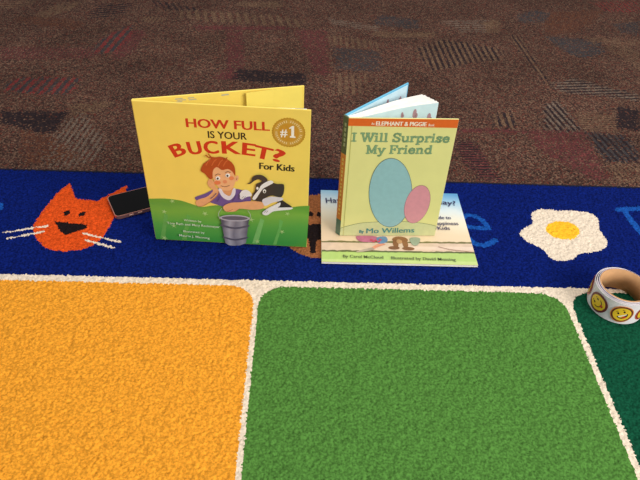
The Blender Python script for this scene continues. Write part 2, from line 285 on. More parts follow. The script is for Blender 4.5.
# outlines measured in metres on the rug and floor, in millimetres on the book covers
DATA = {"cat":[[-0.4529,0.9654],[-0.4273,0.9173],[-0.4064,0.9136],[-0.385,0.9115],[-0.3419,0.9652],[-0.3381,0.9387],[-0.3397,0.8924],[-0.3428,0.8573],[-0.3443,0.8417],[-0.3485,0.8075],[-0.3603,0.7874],[-0.3724,0.7779],[-0.3857,0.7729],[-0.4009,0.7704],[-0.4145,0.7712],[-0.4279,0.7738],[-0.4389,0.7791],[-0.4565,0.7965],[-0.468,0.8126],[-0.4747,0.8258],[-0.4777,0.8395],[-0.4763,0.8679],[-0.4706,0.9053],[-0.4633,0.9406]],"cat_eyeA":[[-0.4262,0.8788],[-0.4252,0.8766],[-0.4246,0.8742],[-0.4246,0.8716],[-0.4252,0.8693],[-0.4263,0.8674],[-0.4277,0.8661],[-0.4294,0.8656],[-0.4312,0.8658],[-0.4329,0.8668],[-0.4344,0.8684],[-0.4354,0.8706],[-0.436,0.873],[-0.436,0.8756],[-0.4354,0.8779],[-0.4344,0.8798],[-0.4329,0.8812],[-0.4312,0.8817],[-0.4294,0.8815],[-0.4277,0.8805]],"cat_eyeB":[[-0.3973,0.8758],[-0.3965,0.8738],[-0.3963,0.8715],[-0.3967,0.8693],[-0.3976,0.8673],[-0.399,0.8656],[-0.4006,0.8646],[-0.4024,0.8642],[-0.4042,0.8645],[-0.4058,0.8654],[-0.407,0.867],[-0.4077,0.869],[-0.4079,0.8712],[-0.4076,0.8734],[-0.4067,0.8755],[-0.4053,0.8771],[-0.4037,0.8782],[-0.4019,0.8786],[-0.4001,0.8783],[-0.3985,0.8773]],"cat_nose":[[-0.4456,0.8486],[-0.434,0.8468],[-0.385,0.8422],[-0.3829,0.8318],[-0.4,0.8215],[-0.4145,0.8123],[-0.427,0.8244]],"whA":[[-0.5203,0.8146],[-0.4524,0.8357]],"whB":[[-0.5085,0.7991],[-0.4542,0.82]],"whC":[[-0.3839,0.8181],[-0.315,0.7972]],"whD":[[-0.3756,0.7998],[-0.3231,0.7826]],"egg":[[0.4377,0.9148],[0.4566,0.9249],[0.4849,0.9221],[0.5236,0.9218],[0.5504,0.9148],[0.5563,0.8949],[0.5495,0.8701],[0.5503,0.8511],[0.5516,0.8326],[0.5364,0.8121],[0.5156,0.8042],[0.4898,0.7989],[0.4698,0.7825],[0.4481,0.7792],[0.4326,0.7863],[0.4269,0.8079],[0.4124,0.8207],[0.3981,0.8356],[0.396,0.8513],[0.4093,0.8671],[0.4269,0.8794],[0.4303,0.8993]],"yolk":[[0.5089,0.8578],[0.5052,0.8513],[0.4997,0.8456],[0.4929,0.841],[0.4852,0.838],[0.4771,0.8365],[0.4691,0.8368],[0.4617,0.8388],[0.4555,0.8424],[0.4508,0.8474],[0.448,0.8534],[0.4473,0.86],[0.4487,0.8669],[0.4522,0.8735],[0.4575,0.8795],[0.4644,0.8842],[0.4723,0.8875],[0.4807,0.8891],[0.489,0.8888],[0.4966,0.8866],[0.5029,0.8828],[0.5075,0.8776],[0.5101,0.8714],[0.5106,0.8647]],"bear":[[0.1032,0.8579],[0.1009,0.8403],[0.096,0.8236],[0.0887,0.8084],[0.0794,0.7953],[0.0685,0.7845],[0.0563,0.7765],[0.0433,0.7714],[0.03,0.7693],[0.0166,0.7704],[0.0037,0.7745],[-0.0083,0.7815],[-0.0191,0.7914],[-0.0281,0.8037],[-0.0352,0.8182],[-0.04,0.8344],[-0.0421,0.8517],[-0.0415,0.8696],[-0.0381,0.8874],[-0.0319,0.9042],[-0.0231,0.9195],[-0.0119,0.9324],[0.0011,0.9423],[0.0155,0.9488],[0.0306,0.9515],[0.0457,0.9503],[0.0601,0.9451],[0.0732,0.9363],[0.0844,0.9244],[0.0932,0.9099],[0.0994,0.8935],[0.1027,0.8759]],"bear_eyeA":[[0.0179,0.8897],[0.0177,0.8875],[0.0169,0.8855],[0.0157,0.8839],[0.0141,0.8828],[0.0124,0.8824],[0.0107,0.8826],[0.0092,0.8836],[0.0079,0.8851],[0.0071,0.887],[0.0068,0.8892],[0.007,0.8914],[0.0078,0.8935],[0.009,0.8951],[0.0106,0.8962],[0.0123,0.8966],[0.014,0.8963],[0.0156,0.8954],[0.0168,0.8939],[0.0177,0.8919]],"bear_eyeB":[[0.035,0.8899],[0.0348,0.8877],[0.0339,0.8856],[0.0327,0.884],[0.0312,0.8829],[0.0294,0.8825],[0.0277,0.8828],[0.0262,0.8837],[0.0249,0.8852],[0.0242,0.8872],[0.0239,0.8894],[0.0242,0.8916],[0.0249,0.8936],[0.0262,0.8953],[0.0277,0.8964],[0.0295,0.8968],[0.0312,0.8965],[0.0328,0.8956],[0.034,0.894],[0.0348,0.8921]],"bear_nose":[[0.0057,0.8593],[0.0337,0.8615],[0.0328,0.8213],[0.0235,0.8134],[0.0222,0.7823],[0.0132,0.782],[0.0116,0.8129],[0.0068,0.8253]],"e_arc":[[0.3399,0.8622],[0.3183,0.8623],[0.2992,0.8672],[0.2926,0.8737],[0.2969,0.8885],[0.305,0.8988],[0.3146,0.8992],[0.3274,0.8923],[0.3358,0.8794],[0.3403,0.8637]],"e_low":[[0.2944,0.8665],[0.2947,0.8429],[0.3028,0.8217],[0.315,0.815],[0.3306,0.8183],[0.3449,0.8289]],"letR_a":[[0.6089,0.9292],[0.6528,0.9359],[0.6783,0.9402]],"letR_b":[[0.6182,0.9281],[0.6208,0.8947],[0.6269,0.8486]],"dotL":[[-0.5489,0.8874],[-0.5479,0.8838],[-0.5478,0.8805],[-0.5485,0.8778],[-0.5501,0.8761],[-0.5524,0.8754],[-0.555,0.8759],[-0.5579,0.8774],[-0.5606,0.8799],[-0.563,0.8831],[-0.5648,0.8867],[-0.5658,0.8903],[-0.566,0.8936],[-0.5652,0.8963],[-0.5636,0.8981],[-0.5614,0.8988],[-0.5587,0.8983],[-0.5558,0.8967],[-0.553,0.8942],[-0.5506,0.891]],"bitM":[[-0.2724,0.8364],[-0.2661,0.823],[-0.2554,0.8126]],"carpet":[["rust",[[-0.851,1.792],[-0.694,1.783],[-0.649,1.752],[-0.662,1.706],[-0.776,1.729],[-0.835,1.747]],None,None,0.7],["tan",[[-0.808,1.797],[-0.773,1.888],[-0.701,1.935],[-0.716,1.855],[-0.766,1.781]],None,None,0.65],["base",[[-0.66,1.823],[-0.644,1.901],[-0.553,1.923],[-0.552,1.834],[-0.641,1.788]],"dark",[-0.338,0.941,0.035],0.3],["base",[[-0.946,1.896],[-0.841,1.92],[-0.852,1.872],[-0.922,1.834]],"tan",[-0.165,0.986,0.035],0.3],["tan",[[-0.499,1.826],[-0.436,1.813],[-0.431,1.785],[-0.49,1.784]],"base",[-0.99,0.143,0.025],0.3],["base",[[-0.497,1.956],[-0.338,1.905],[-0.329,1.843],[-0.471,1.9]],"dark",[0.902,0.431,0.035],0.3],["maroon",[[-0.821,1.572],[-0.612,1.59],[-0.555,1.599],[-0.562,1.53],[-0.793,1.498]],"base",[-1.0,-0.008,0.018],0.3],["red",[[-0.577,1.557],[-0.571,1.659],[-0.515,1.753],[-0.495,1.666],[-0.515,1.572]],"slate",[-0.995,0.103,0.05],0.3],["maroon",[[-0.515,1.572],[-0.499,1.721],[-0.461,1.713],[-0.472,1.566],[-0.509,1.515]],None,None,0.6],["red",[[-0.733,1.343],[-0.713,1.41],[-0.659,1.409],[-0.606,1.41],[-0.561,1.413],[-0.567,1.331],[-0.646,1.326],[-0.716,1.337]],"slate",[-0.995,0.098,0.045],0.4],["base",[[-0.396,1.887],[-0.079,1.867],[-0.011,1.836],[-0.02,1.787],[-0.289,1.798],[-0.386,1.825]],"tan",[0.977,0.212,0.05],0.3],["tan",[[-0.232,1.969],[-0.084,1.985],[-0.082,1.931],[-0.219,1.93]],None,None,0.6],["maroon",[[-0.34,1.765],[-0.057,1.784],[-0.056,1.761],[-0.317,1.737]],None,None,0.3],["maroon",[[-0.236,1.733],[-0.191,1.737],[-0.168,1.533],[-0.179,1.433],[-0.242,1.437],[-0.209,1.492]],None,None,0.55],["maroon",[[-0.038,1.762],[0.056,1.771],[0.055,1.467],[0.018,1.483],[-0.008,1.624]],None,None,0.6],["dark",[[-0.181,1.494],[-0.002,1.481],[-0.001,1.42],[-0.186,1.427]],None,None,0.2],["base",[[0.063,1.868],[0.214,1.809],[0.212,1.773],[0.064,1.807]],"grey",[0.211,0.978,0.03],0.3],["base",[[0.061,1.737],[0.206,1.695],[0.201,1.641],[0.06,1.671]],"tan",[1.0,0.02,0.035],0.3],["slate",[[0.07,1.651],[0.201,1.631],[0.191,1.505],[0.076,1.514]],None,None,0.65],["base",[[0.063,1.477],[0.157,1.484],[0.146,1.381],[0.073,1.376]],"tan",[1.0,-0.016,0.035],0.3],["slate",[[0.213,1.897],[0.282,1.895],[0.34,1.865],[0.328,1.797],[0.273,1.808],[0.195,1.826]],None,None,0.6],["tan",[[0.191,1.776],[0.374,1.776],[0.369,1.744],[0.207,1.73],[0.189,1.744]],None,None,0.5],["base",[[0.408,1.872],[0.564,1.895],[0.542,1.795],[0.456,1.792]],"grey",[-0.119,0.993,0.035],0.3],["tan",[[0.539,1.875],[0.601,1.908],[0.575,1.794],[0.528,1.79]],None,None,0.6],["tan",[[0.298,1.654],[0.394,1.734],[0.479,1.707],[0.548,1.675],[0.53,1.595],[0.482,1.598],[0.435,1.574],[0.388,1.544],[0.337,1.52],[0.32,1.565]],"dark",[0.999,0.033,0.034],0.3],["slate",[[0.661,1.941],[0.728,1.994],[0.779,1.971],[0.736,1.894],[0.656,1.878]],None,None,0.6],["rust",[[0.736,1.894],[0.789,1.981],[0.968,2.018],[0.888,1.89],[0.801,1.814],[0.723,1.799]],None,None,0.55],["red",[[0.954,2.085],[1.135,2.125],[1.085,2.0],[0.964,2.008]],"base",[0.992,0.129,0.03],0.5],["slate",[[0.704,1.781],[0.871,1.764],[0.853,1.678],[0.776,1.636],[0.742,1.669]],None,None,0.45],["slate",[[0.96,1.897],[1.058,1.933],[1.011,1.817],[0.962,1.829]],None,None,0.6],["base",[[0.834,1.793],[0.994,1.775],[0.978,1.734],[0.831,1.745]],"tan",[0.119,0.993,0.025],0.3],["tan",[[0.867,1.717],[0.93,1.745],[0.959,1.687],[0.906,1.557],[0.895,1.638]],"base",[0.919,0.395,0.02],0.3],["dark",[[0.6,1.772],[0.63,1.775],[0.633,1.449],[0.62,1.472]],"tan",[0.999,0.037,0.028],0.3],["grey",[[0.636,1.467],[0.704,1.509],[0.777,1.465],[0.855,1.428],[0.84,1.393],[0.649,1.426]],"dark",[-0.123,0.992,0.03],0.3],["dark",[[-0.693,1.24],[-0.543,1.248],[-0.547,1.153],[-0.599,1.165],[-0.674,1.19]],None,None,0.25],["tan",[[-0.548,1.283],[-0.456,1.3],[-0.475,1.249],[-0.534,1.235]],None,None,0.6],["base",[[-0.545,1.093],[-0.535,1.219],[-0.505,1.242],[-0.437,1.145],[-0.423,1.056],[-0.481,1.027],[-0.527,1.025]],"grey",[-0.997,0.079,0.026],0.3],["tan",[[0.444,1.297],[0.496,1.316],[0.489,1.24],[0.438,1.237]],"dark",[0.997,-0.071,0.035],0.3],["grey",[[0.583,1.354],[0.624,1.382],[0.641,1.234],[0.551,1.229]],"dark",[0.987,0.162,0.03],0.3],["dark",[[0.769,1.359],[0.821,1.346],[0.78,1.243],[0.73,1.254]],None,None,0.25],["tan",[[0.651,1.327],[0.745,1.317],[0.724,1.239],[0.645,1.235]],"base",[0.018,1.0,0.02],0.3],["maroon",[[0.345,1.227],[0.644,1.23],[0.641,1.223],[0.342,1.212]],None,None,0.2],["maroon",[[0.34,1.174],[0.379,1.17],[0.402,1.027],[0.364,1.025],[0.329,1.114]],"dark",[-0.056,0.998,0.02],0.2],["maroon",[[0.51,1.216],[0.642,1.224],[0.634,1.044],[0.598,1.031],[0.571,1.077],[0.514,1.151]],None,None,0.62],["slate",[[0.643,1.227],[0.73,1.225],[0.742,1.15],[0.726,1.11],[0.653,1.106]],"dark",[0.987,0.158,0.03],0.25],["tan",[[0.652,1.104],[0.724,1.104],[0.694,1.03],[0.645,1.028]],"base",[0.989,0.146,0.022],0.4],["rust",[[-0.621,1.163],[-0.524,1.128],[-0.46,1.055],[-0.573,1.031]],None,None,0.7]],"bucket":{"hill":[[-0.1,87.9],[26.9,90.1],[51.6,88.1],[67.7,83.0],[87.2,77.0],[109.3,81.7],[150.9,82.6],[209.1,80.3],[235.6,86.4],[250.4,89.9],[265.2,91.6]],"hill2":[[-0.4,74.1],[30.5,79.4],[66.6,72.4],[91.0,63.5],[106.3,40.7],[112.1,0.3]],"hair":[[92.0,150.3],[96.2,161.9],[103.0,168.8],[109.7,173.9],[107.7,178.3],[116.2,177.0],[125.6,178.6],[134.8,174.9],[142.2,168.6],[146.1,159.5],[146.0,144.3],[142.1,151.7],[135.2,156.4],[125.6,153.8],[118.0,159.0],[111.2,151.6],[108.9,136.1],[103.6,136.7],[97.9,145.0]],"face":[[109.4,149.6],[118.1,159.6],[125.6,154.4],[135.3,156.9],[142.2,152.6],[145.6,142.4],[149.7,145.5],[151.4,140.8],[149.2,133.9],[145.6,132.7],[143.1,124.7],[137.8,116.4],[131.1,113.9],[121.5,115.3],[115.5,122.8],[111.3,132.3]],"collar":[[117.4,115.0],[122.2,101.2],[133.3,94.8],[142.9,104.7],[145.2,117.9],[141.2,118.6],[135.5,104.1],[126.7,107.6],[121.6,117.3]],"neck":[[122.5,119.3],[142.1,120.6],[136.0,104.2],[126.7,107.6]],"shirt":[[78.2,97.2],[94.6,105.4],[108.4,114.4],[118.3,117.1],[129.4,111.8],[144.4,117.8],[152.5,117.4],[163.6,112.1],[169.7,98.3],[161.1,87.4],[147.9,88.6],[127.5,80.9],[112.7,84.1],[93.4,91.0],[80.1,91.1]],"armL":[[100.5,127.7],[105.2,135.8],[111.2,130.4],[112.9,120.7],[118.1,113.0],[114.1,102.7],[101.5,89.5],[89.1,80.3],[80.7,79.1],[77.6,85.8],[81.9,92.3],[97.4,99.5],[108.2,112.4],[102.3,119.9]],"armR":[[124.4,83.8],[136.4,90.9],[151.4,93.0],[164.7,95.9],[186.1,96.0],[190.1,88.4],[187.5,82.0],[170.8,78.7],[150.8,79.4],[143.0,73.6],[128.6,71.5],[123.1,77.5]],"pail":[[117.3,57.9],[165.1,59.1],[158.0,6.0],[147.3,-0.1],[138.4,-2.0],[127.9,-1.3],[122.0,3.3]],"pail_rim":[[166.2,60.8],[165.2,59.0],[162.6,57.2],[158.5,55.7],[153.3,54.4],[147.2,53.5],[140.6,53.0],[134.1,53.0],[128.1,53.5],[123.0,54.5],[119.1,55.8],[116.8,57.4],[116.1,59.2],[117.1,61.0],[119.7,62.7],[123.8,64.3],[129.1,65.6],[135.2,66.4],[141.7,66.9],[148.1,66.9],[154.0,66.4],[159.1,65.5],[163.0,64.2],[165.4,62.6]],"pail_in":[[163.1,60.7],[162.3,59.6],[160.0,58.5],[156.5,57.4],[151.9,56.6],[146.5,56.0],[140.8,55.6],[135.1,55.6],[129.8,55.9],[125.3,56.4],[121.9,57.2],[119.8,58.2],[119.1,59.3],[120.0,60.4],[122.3,61.5],[125.8,62.5],[130.4,63.4],[135.8,64.0],[141.5,64.3],[147.1,64.3],[152.4,64.1],[156.9,63.6],[160.3,62.8],[162.4,61.8]],"pail_b1":[[118.2,44.6],[140.5,39.8],[163.6,46.4],[163.2,42.6],[140.3,36.1],[118.2,40.4]],"pail_b2":[[120.3,18.1],[139.2,13.8],[160.3,20.0],[159.8,16.3],[139.0,10.2],[120.6,14.5]],"pail_h":[[115.9,56.7],[114.7,68.4],[120.8,79.4]],"pail_h2":[[165.9,59.2],[167.9,69.0],[164.0,77.2]],"dog":[[171.4,99.4],[172.7,110.0],[176.6,117.2],[178.8,129.8],[183.5,133.4],[194.6,138.6],[205.6,136.0],[212.0,133.6],[222.1,133.8],[223.9,128.3],[223.6,121.5],[222.1,113.4],[217.5,107.3],[204.4,109.9],[193.2,104.4],[187.4,96.6],[174.2,98.0]],"dogear":[[165.1,131.1],[170.7,134.8],[173.7,143.9],[181.1,148.8],[190.2,148.3],[197.4,140.6],[192.7,134.1],[184.6,140.2],[177.2,137.9],[169.6,130.9]],"blaze":[[172.1,103.0],[182.3,119.8],[188.0,130.4],[201.0,139.5],[206.8,135.9],[199.1,129.5],[188.8,121.4],[177.1,100.5]],"chest":[[188.4,100.6],[196.9,105.9],[204.4,108.0],[221.2,106.4],[219.4,101.1],[204.3,95.4],[193.9,88.5],[189.2,91.3]],"dogback":[[216.6,102.6],[226.9,96.9],[236.5,88.1],[223.2,85.3],[212.8,87.4]],"paw":[[187.9,74.4],[196.6,83.4],[208.1,91.4],[217.5,97.2],[216.6,89.6],[213.7,86.5],[236.5,88.1],[234.6,83.7],[213.7,79.8],[204.2,76.7],[196.1,69.4],[189.7,69.4]],"paw2":[[152.2,110.9],[156.2,116.9],[163.7,118.6],[170.0,113.3],[170.7,107.1],[163.2,104.7],[155.4,99.0],[151.8,101.1],[150.5,106.2]],"dogeye":[[194.7,118.2],[194.5,117.0],[194.1,115.9],[193.5,114.9],[192.8,114.3],[192.0,114.1],[191.2,114.2],[190.5,114.7],[189.9,115.6],[189.6,116.7],[189.5,117.9],[189.6,119.1],[190.0,120.3],[190.6,121.2],[191.3,121.8],[192.1,122.0],[192.9,121.9],[193.6,121.4],[194.2,120.5],[194.6,119.5]],"dogeye2":[[193.5,117.4],[193.4,116.7],[193.3,116.0],[193.0,115.5],[192.6,115.2],[192.2,115.1],[191.8,115.2],[191.4,115.4],[191.1,115.9],[191.0,116.5],[190.9,117.2],[191.0,117.9],[191.2,118.5],[191.5,119.0],[191.9,119.3],[192.3,119.5],[192.7,119.4],[193.0,119.1],[193.3,118.6],[193.5,118.0]],"dogeyeb":[[182.8,123.4],[182.7,122.5],[182.4,121.7],[181.9,121.1],[181.4,120.7],[180.8,120.5],[180.2,120.6],[179.7,120.9],[179.2,121.5],[179.0,122.3],[178.9,123.1],[179.0,124.0],[179.3,124.8],[179.8,125.4],[180.3,125.9],[180.9,126.0],[181.5,125.9],[182.0,125.6],[182.5,125.0],[182.7,124.2]],"eyeA":[[121.9,138.3],[121.6,137.1],[121.0,136.0],[120.1,135.0],[119.0,134.4],[117.9,134.1],[116.8,134.3],[115.8,134.8],[115.0,135.6],[114.5,136.6],[114.5,137.8],[114.7,139.0],[115.3,140.1],[116.2,141.0],[117.3,141.7],[118.4,141.9],[119.6,141.8],[120.5,141.3],[121.3,140.5],[121.8,139.5]],"eyeB":[[137.9,144.7],[137.7,143.5],[137.1,142.4],[136.2,141.5],[135.2,140.9],[134.0,140.6],[132.9,140.8],[131.9,141.2],[131.1,142.0],[130.7,143.1],[130.5,144.3],[130.8,145.5],[131.4,146.6],[132.3,147.5],[133.3,148.1],[134.5,148.3],[135.6,148.2],[136.6,147.8],[137.3,147.0],[137.8,145.9]],"pupA":[[119.4,137.4],[119.3,136.7],[119.0,136.1],[118.6,135.6],[118.1,135.2],[117.6,135.1],[117.1,135.2],[116.7,135.5],[116.4,135.9],[116.2,136.5],[116.2,137.1],[116.3,137.8],[116.6,138.4],[117.0,138.9],[117.4,139.2],[117.9,139.4],[118.4,139.3],[118.8,139.0],[119.2,138.6],[119.4,138.0]],"pupB":[[135.3,143.8],[135.2,143.1],[134.9,142.5],[134.5,142.0],[134.1,141.7],[133.6,141.6],[133.1,141.6],[132.7,141.9],[132.3,142.4],[132.1,142.9],[132.1,143.6],[132.2,144.3],[132.5,144.9],[132.9,145.3],[133.3,145.7],[133.8,145.8],[134.3,145.7],[134.7,145.5],[135.1,145.0],[135.3,144.5]],"cheekA":[[121.9,129.1],[121.6,127.9],[120.7,126.8],[119.5,125.8],[118.1,125.2],[116.4,124.9],[114.8,124.9],[113.4,125.4],[112.3,126.2],[111.7,127.3],[111.5,128.5],[111.9,129.7],[112.7,130.8],[113.9,131.8],[115.4,132.4],[117.0,132.7],[118.6,132.6],[120.0,132.2],[121.1,131.4],[121.7,130.3]],"cheekB":[[143.7,139.4],[143.4,138.1],[142.8,137.0],[141.9,136.1],[140.8,135.5],[139.6,135.2],[138.4,135.3],[137.4,135.8],[136.6,136.6],[136.1,137.7],[136.0,138.8],[136.2,140.1],[136.8,141.2],[137.7,142.1],[138.8,142.7],[140.0,143.0],[141.2,142.9],[142.3,142.4],[143.1,141.6],[143.6,140.5]],"nose":[[132.4,131.8],[132.1,130.8],[131.6,129.8],[130.8,129.0],[129.8,128.5],[128.8,128.2],[127.7,128.3],[126.8,128.7],[126.1,129.4],[125.7,130.3],[125.6,131.3],[125.8,132.4],[126.4,133.3],[127.1,134.1],[128.1,134.7],[129.2,134.9],[130.2,134.8],[131.1,134.4],[131.8,133.7],[132.3,132.8]],"mouth":[[122.0,123.6],[128.4,122.1],[135.8,125.0]],"browA":[[114.5,143.2],[118.7,146.4],[122.6,145.1]],"browB":[[130.9,149.4],[135.0,152.0],[138.9,150.3]],"stars":[[22.5,62.9],[91.0,63.5],[35.0,33.3],[15.8,4.7],[38.9,86.2],[168.4,56.1],[220.0,33.4],[177.3,8.6],[229.1,73.3]],"seal_c":[[230.2,227.0],[255.0,228.0],[230.5,201.0]],"t1":[[76.5,227.1],[202.3,228.4],[76.8,242.2],[200.7,242.1]],"t2":[[108.0,210.4],[167.2,210.6],[108.9,222.4],[167.7,222.7]],"t3":[[53.3,171.2],[74.0,180.3],[49.8,194.1],[76.3,178.2],[98.1,181.5],[76.5,201.5],[100.4,181.6],[123.5,183.4],[102.0,204.5],[127.6,183.7],[157.6,184.1],[130.0,206.3],[157.9,183.8],[178.9,181.8],[162.2,205.8],[175.1,180.8],[203.3,174.8],[180.4,203.0]],"t3q":[[203.7,176.3],[221.7,171.8],[210.7,198.0]],"t4":[[184.1,158.8],[240.0,157.3],[184.4,170.9],[239.8,169.3]],"t5":[[54.6,47.9],[84.5,46.8]],"t6":[[25.5,39.5],[114.6,36.8]],"t7":[[51.2,23.3],[87.6,22.3]],"t8":[[43.2,13.6],[95.3,10.6]]},"elephant":{"band":[[0.4,221.4],[171.9,219.7]],"header":[[42.8,222.8],[121.8,222.3],[42.4,228.6]],"an":[[35.7,223.5],[40.7,223.5]],"book":[[124.9,222.3],[134.1,222.3]],"t1":[[6.7,193.8],[163.1,193.5],[6.1,209.5]],"t2":[[31.9,171.5],[138.3,172.3],[31.9,186.6]],"blobA":[[116.0,96.9],[117.1,85.7],[117.2,74.7],[116.4,63.9],[114.7,53.8],[112.0,44.6],[108.5,36.6],[104.2,30.0],[99.3,25.1],[93.8,22.0],[87.9,20.9],[81.9,21.7],[75.8,24.5],[69.8,29.1],[64.2,35.5],[59.1,43.3],[54.5,52.4],[50.8,62.5],[47.8,73.3],[45.7,84.4],[44.4,95.6],[44.1,106.6],[44.7,117.2],[46.1,127.0],[48.3,136.0],[51.3,143.8],[54.9,150.5],[59.0,155.7],[63.6,159.6],[68.5,161.9],[73.7,162.7],[79.1,162.0],[84.5,159.8],[89.8,156.0],[94.9,150.9],[99.8,144.4],[104.2,136.7],[108.2,127.9],[111.5,118.2],[114.2,107.7]],"blobB":[[149.5,63.0],[148.3,56.2],[146.4,49.7],[144.0,43.9],[141.1,38.8],[137.8,34.7],[134.3,31.8],[130.5,30.0],[126.7,29.6],[122.9,30.5],[119.4,32.6],[116.2,36.0],[113.4,40.5],[111.1,45.8],[109.4,52.0],[108.3,58.6],[107.9,65.6],[108.1,72.6],[109.0,79.5],[110.4,86.1],[112.4,92.2],[114.9,97.6],[117.8,102.1],[121.0,105.7],[124.4,108.3],[127.9,109.8],[131.5,110.1],[135.0,109.3],[138.3,107.4],[141.4,104.4],[144.1,100.5],[146.4,95.6],[148.2,89.9],[149.5,83.7],[150.1,77.0],[150.1,70.0]],"mound":[[-19.6,9.1],[0.6,17.5],[20.4,24.8],[43.4,30.1],[92.5,33.0],[125.3,31.3],[151.8,27.4],[178.9,20.1],[199.5,14.3]],"by":[[32.6,3.4],[43.3,3.7]],"mo":[[47.1,4.1],[132.4,8.2],[46.2,17.1]]},"paper":{"title":[[7.8,161.0],[45.5,166.3],[131.1,170.9],[218.7,167.6],[256.3,162.6]],"tt":[[9.7,161.4],[83.3,167.7],[94.8,169.0],[186.6,171.2],[196.0,169.4],[256.4,163.3]],"s":[[191.3,120.3],[240.7,121.8],[174.4,103.5],[251.6,105.3],[190.8,89.8],[233.6,91.1]],"auth":[[36.6,10.9],[105.4,9.8],[118.9,9.4],[229.8,8.7]],"wall":[[-0.5,50.4],[276.5,56.4],[-0.2,25.9],[271.3,31.4]],"sky":[[-1.9,203.1],[265.4,203.2],[-1.2,128.3],[268.7,137.0],[-0.8,85.4],[266.7,79.2]],"sq":[[122.3,68.3],[162.2,69.4],[160.8,49.4],[149.7,28.4],[116.6,27.6],[124.6,45.1]],"fl":[[62.8,68.0],[98.0,67.7],[94.0,54.2],[68.7,53.5]],"blue":[[97.7,64.3],[114.3,68.1],[115.9,54.8],[101.1,49.1]],"leg":[[85.1,35.7],[98.8,47.7],[112.7,48.1],[98.3,39.9],[86.9,30.6]],"buck":[[157.4,65.9],[175.2,66.4],[169.4,48.3],[159.7,48.0]],"shoe":[[61.2,27.5],[87.3,37.7],[89.1,32.0],[64.1,25.0]]}}

# ================================================================== floor carpet
YARN = {
 'base': [(.28, (68, 48, 42)), (.24, (90, 65, 54)), (.22, (46, 33, 31)), (.15, (116, 90, 74)), (.11, (98, 50, 41))],
 'rust': [(.35, (92, 56, 42)), (.3, (76, 48, 40)), (.2, (108, 70, 50)), (.15, (58, 38, 34))],
 'maroon': [(.4, (92, 48, 48)), (.3, (76, 43, 43)), (.15, (112, 60, 57)), (.15, (58, 38, 38))],
 'red': [(.5, (122, 48, 47)), (.3, (100, 42, 42)), (.2, (80, 50, 46))],
 'slate': [(.35, (60, 57, 60)), (.3, (50, 48, 52)), (.2, (74, 66, 62)), (.15, (64, 48, 44))],
 'dark': [(.5, (40, 31, 34)), (.3, (52, 40, 41)), (.2, (34, 27, 31))],
 'tan': [(.35, (106, 82, 64)), (.25, (92, 69, 54)), (.2, (122, 97, 76)), (.2, (76, 55, 45))],
 'grey': [(.4, (116, 100, 88)), (.3, (98, 83, 73)), (.3, (82, 66, 58))],
}
cm = [speckle(k+'_weave', v) for k, v in YARN.items()]
ck = {k: i for i, k in enumerate(YARN)}
step = 0.0036
xs = np.arange(-1.45, 1.6, step); ys = np.arange(0.97, 2.45, step)
X, Y = np.meshgrid(xs, ys)
Xc = (X[:-1, :-1]+step/2); Yc = (Y[:-1, :-1]+step/2)
idx = np.zeros(Xc.shape, int)
jx = RNG.normal(0, .0025, Xc.shape); jy = RNG.normal(0, .0025, Xc.shape)
for n_, (name, poly, alt, st, soft) in enumerate(DATA['carpet']):
    m_ = inside(Xc+jx*2, Yc+jy*2, poly) & (RNG.random(Xc.shape) > soft*.62)
    k = ck[name]
    if st:
        k = len(cm)
        cm.append(speckle('%s_%s_stripe_%d' % (name, alt, n_), YARN[name], YARN[alt], (st[0], st[1], st[2]*.48)))
    idx[m_] = k
Z = blur(RNG.random(X.shape), 1)*.0026-.0016
Z[0], Z[-1], Z[:, 0], Z[:, -1] = 0, 0, 0, 0
xa, xb, ya, yb = xs[0], xs[-1], ys[0], ys[-1]
ext = [([(-4, -2, 0), (4, -2, 0), (4, ya, 0), (-4, ya, 0)], 0), ([(-4, yb, 0), (4, yb, 0), (4, 6, 0), (-4, 6, 0)], 0),
       ([(-4, ya, 0), (xa, ya, 0), (xa, yb, 0), (-4, yb, 0)], 0), ([(xb, ya, 0), (4, ya, 0), (4, yb, 0), (xb, yb, 0)], 0)]
floor = grid_mesh('floor', X, Y, Z, idx, cm, ext)
tag(floor, 'brown patchwork loop carpet covering the floor', 'carpet', kind='structure')

# ================================================================== rug
def yarn(name, rgb, var=.22): return mat(name, rgb, .95, var, 330, 0, spec=.06)
R_BLUE = yarn('royal_blue_yarn', (8, 26, 96), .42)
R_YEL = yarn('golden_yarn', (226, 152, 46), .24)
R_GRN = yarn('grass_green_yarn', (77, 123, 54), .3)
R_DKG = yarn('dark_green_yarn', (14, 72, 50), .3)
R_WHT = yarn('cream_yarn', (224, 208, 188), .13)
R_ORA = yarn('orange_yarn', (212, 78, 26), .26)
R_BLK = yarn('black_yarn', (30, 22, 24), .3)
R_BRN = yarn('tan_brown_yarn', (152, 94, 58), .26)
R_LBL = yarn('light_blue_yarn', (22, 76, 156), .28)
R_YOK = yarn('yolk_yarn', (244, 184, 46), .14)
rm = [R_BLUE, R_YEL, R_GRN, R_DKG, R_WHT, R_ORA, R_BLK, R_BRN, R_LBL, R_YOK]
step = 0.0018
xs = np.arange(-0.80, 0.92, step); ys = np.arange(0.16, 1.0055, step)
X, Y = np.meshgrid(xs, ys)
Xc = X[:-1, :-1]+step/2+RNG.normal(0, .0005, X[:-1, :-1].shape)
Yc = Y[:-1, :-1]+step/2+RNG.normal(0, .0005, X[:-1, :-1].shape)
idx = np.zeros(Xc.shape, int)
idx[Yc < .7128] = 4
idx[rrect(Xc, Yc, -.578, -.0752, .198, .6995, .042)] = 1
idx[rrect(Xc, Yc, -.0678, .4262, .198, .6995, .042)] = 2
idx[rrect(Xc, Yc, .4355, .940, .198, .7035, .042)] = 3
idx[rrect(Xc, Yc, -1.09, -.587, .198, .6995, .042)] = 3
D_ = DATA
idx[near(Xc, Yc, smooth(D_['e_arc'], 6, False), .0105)] = 8
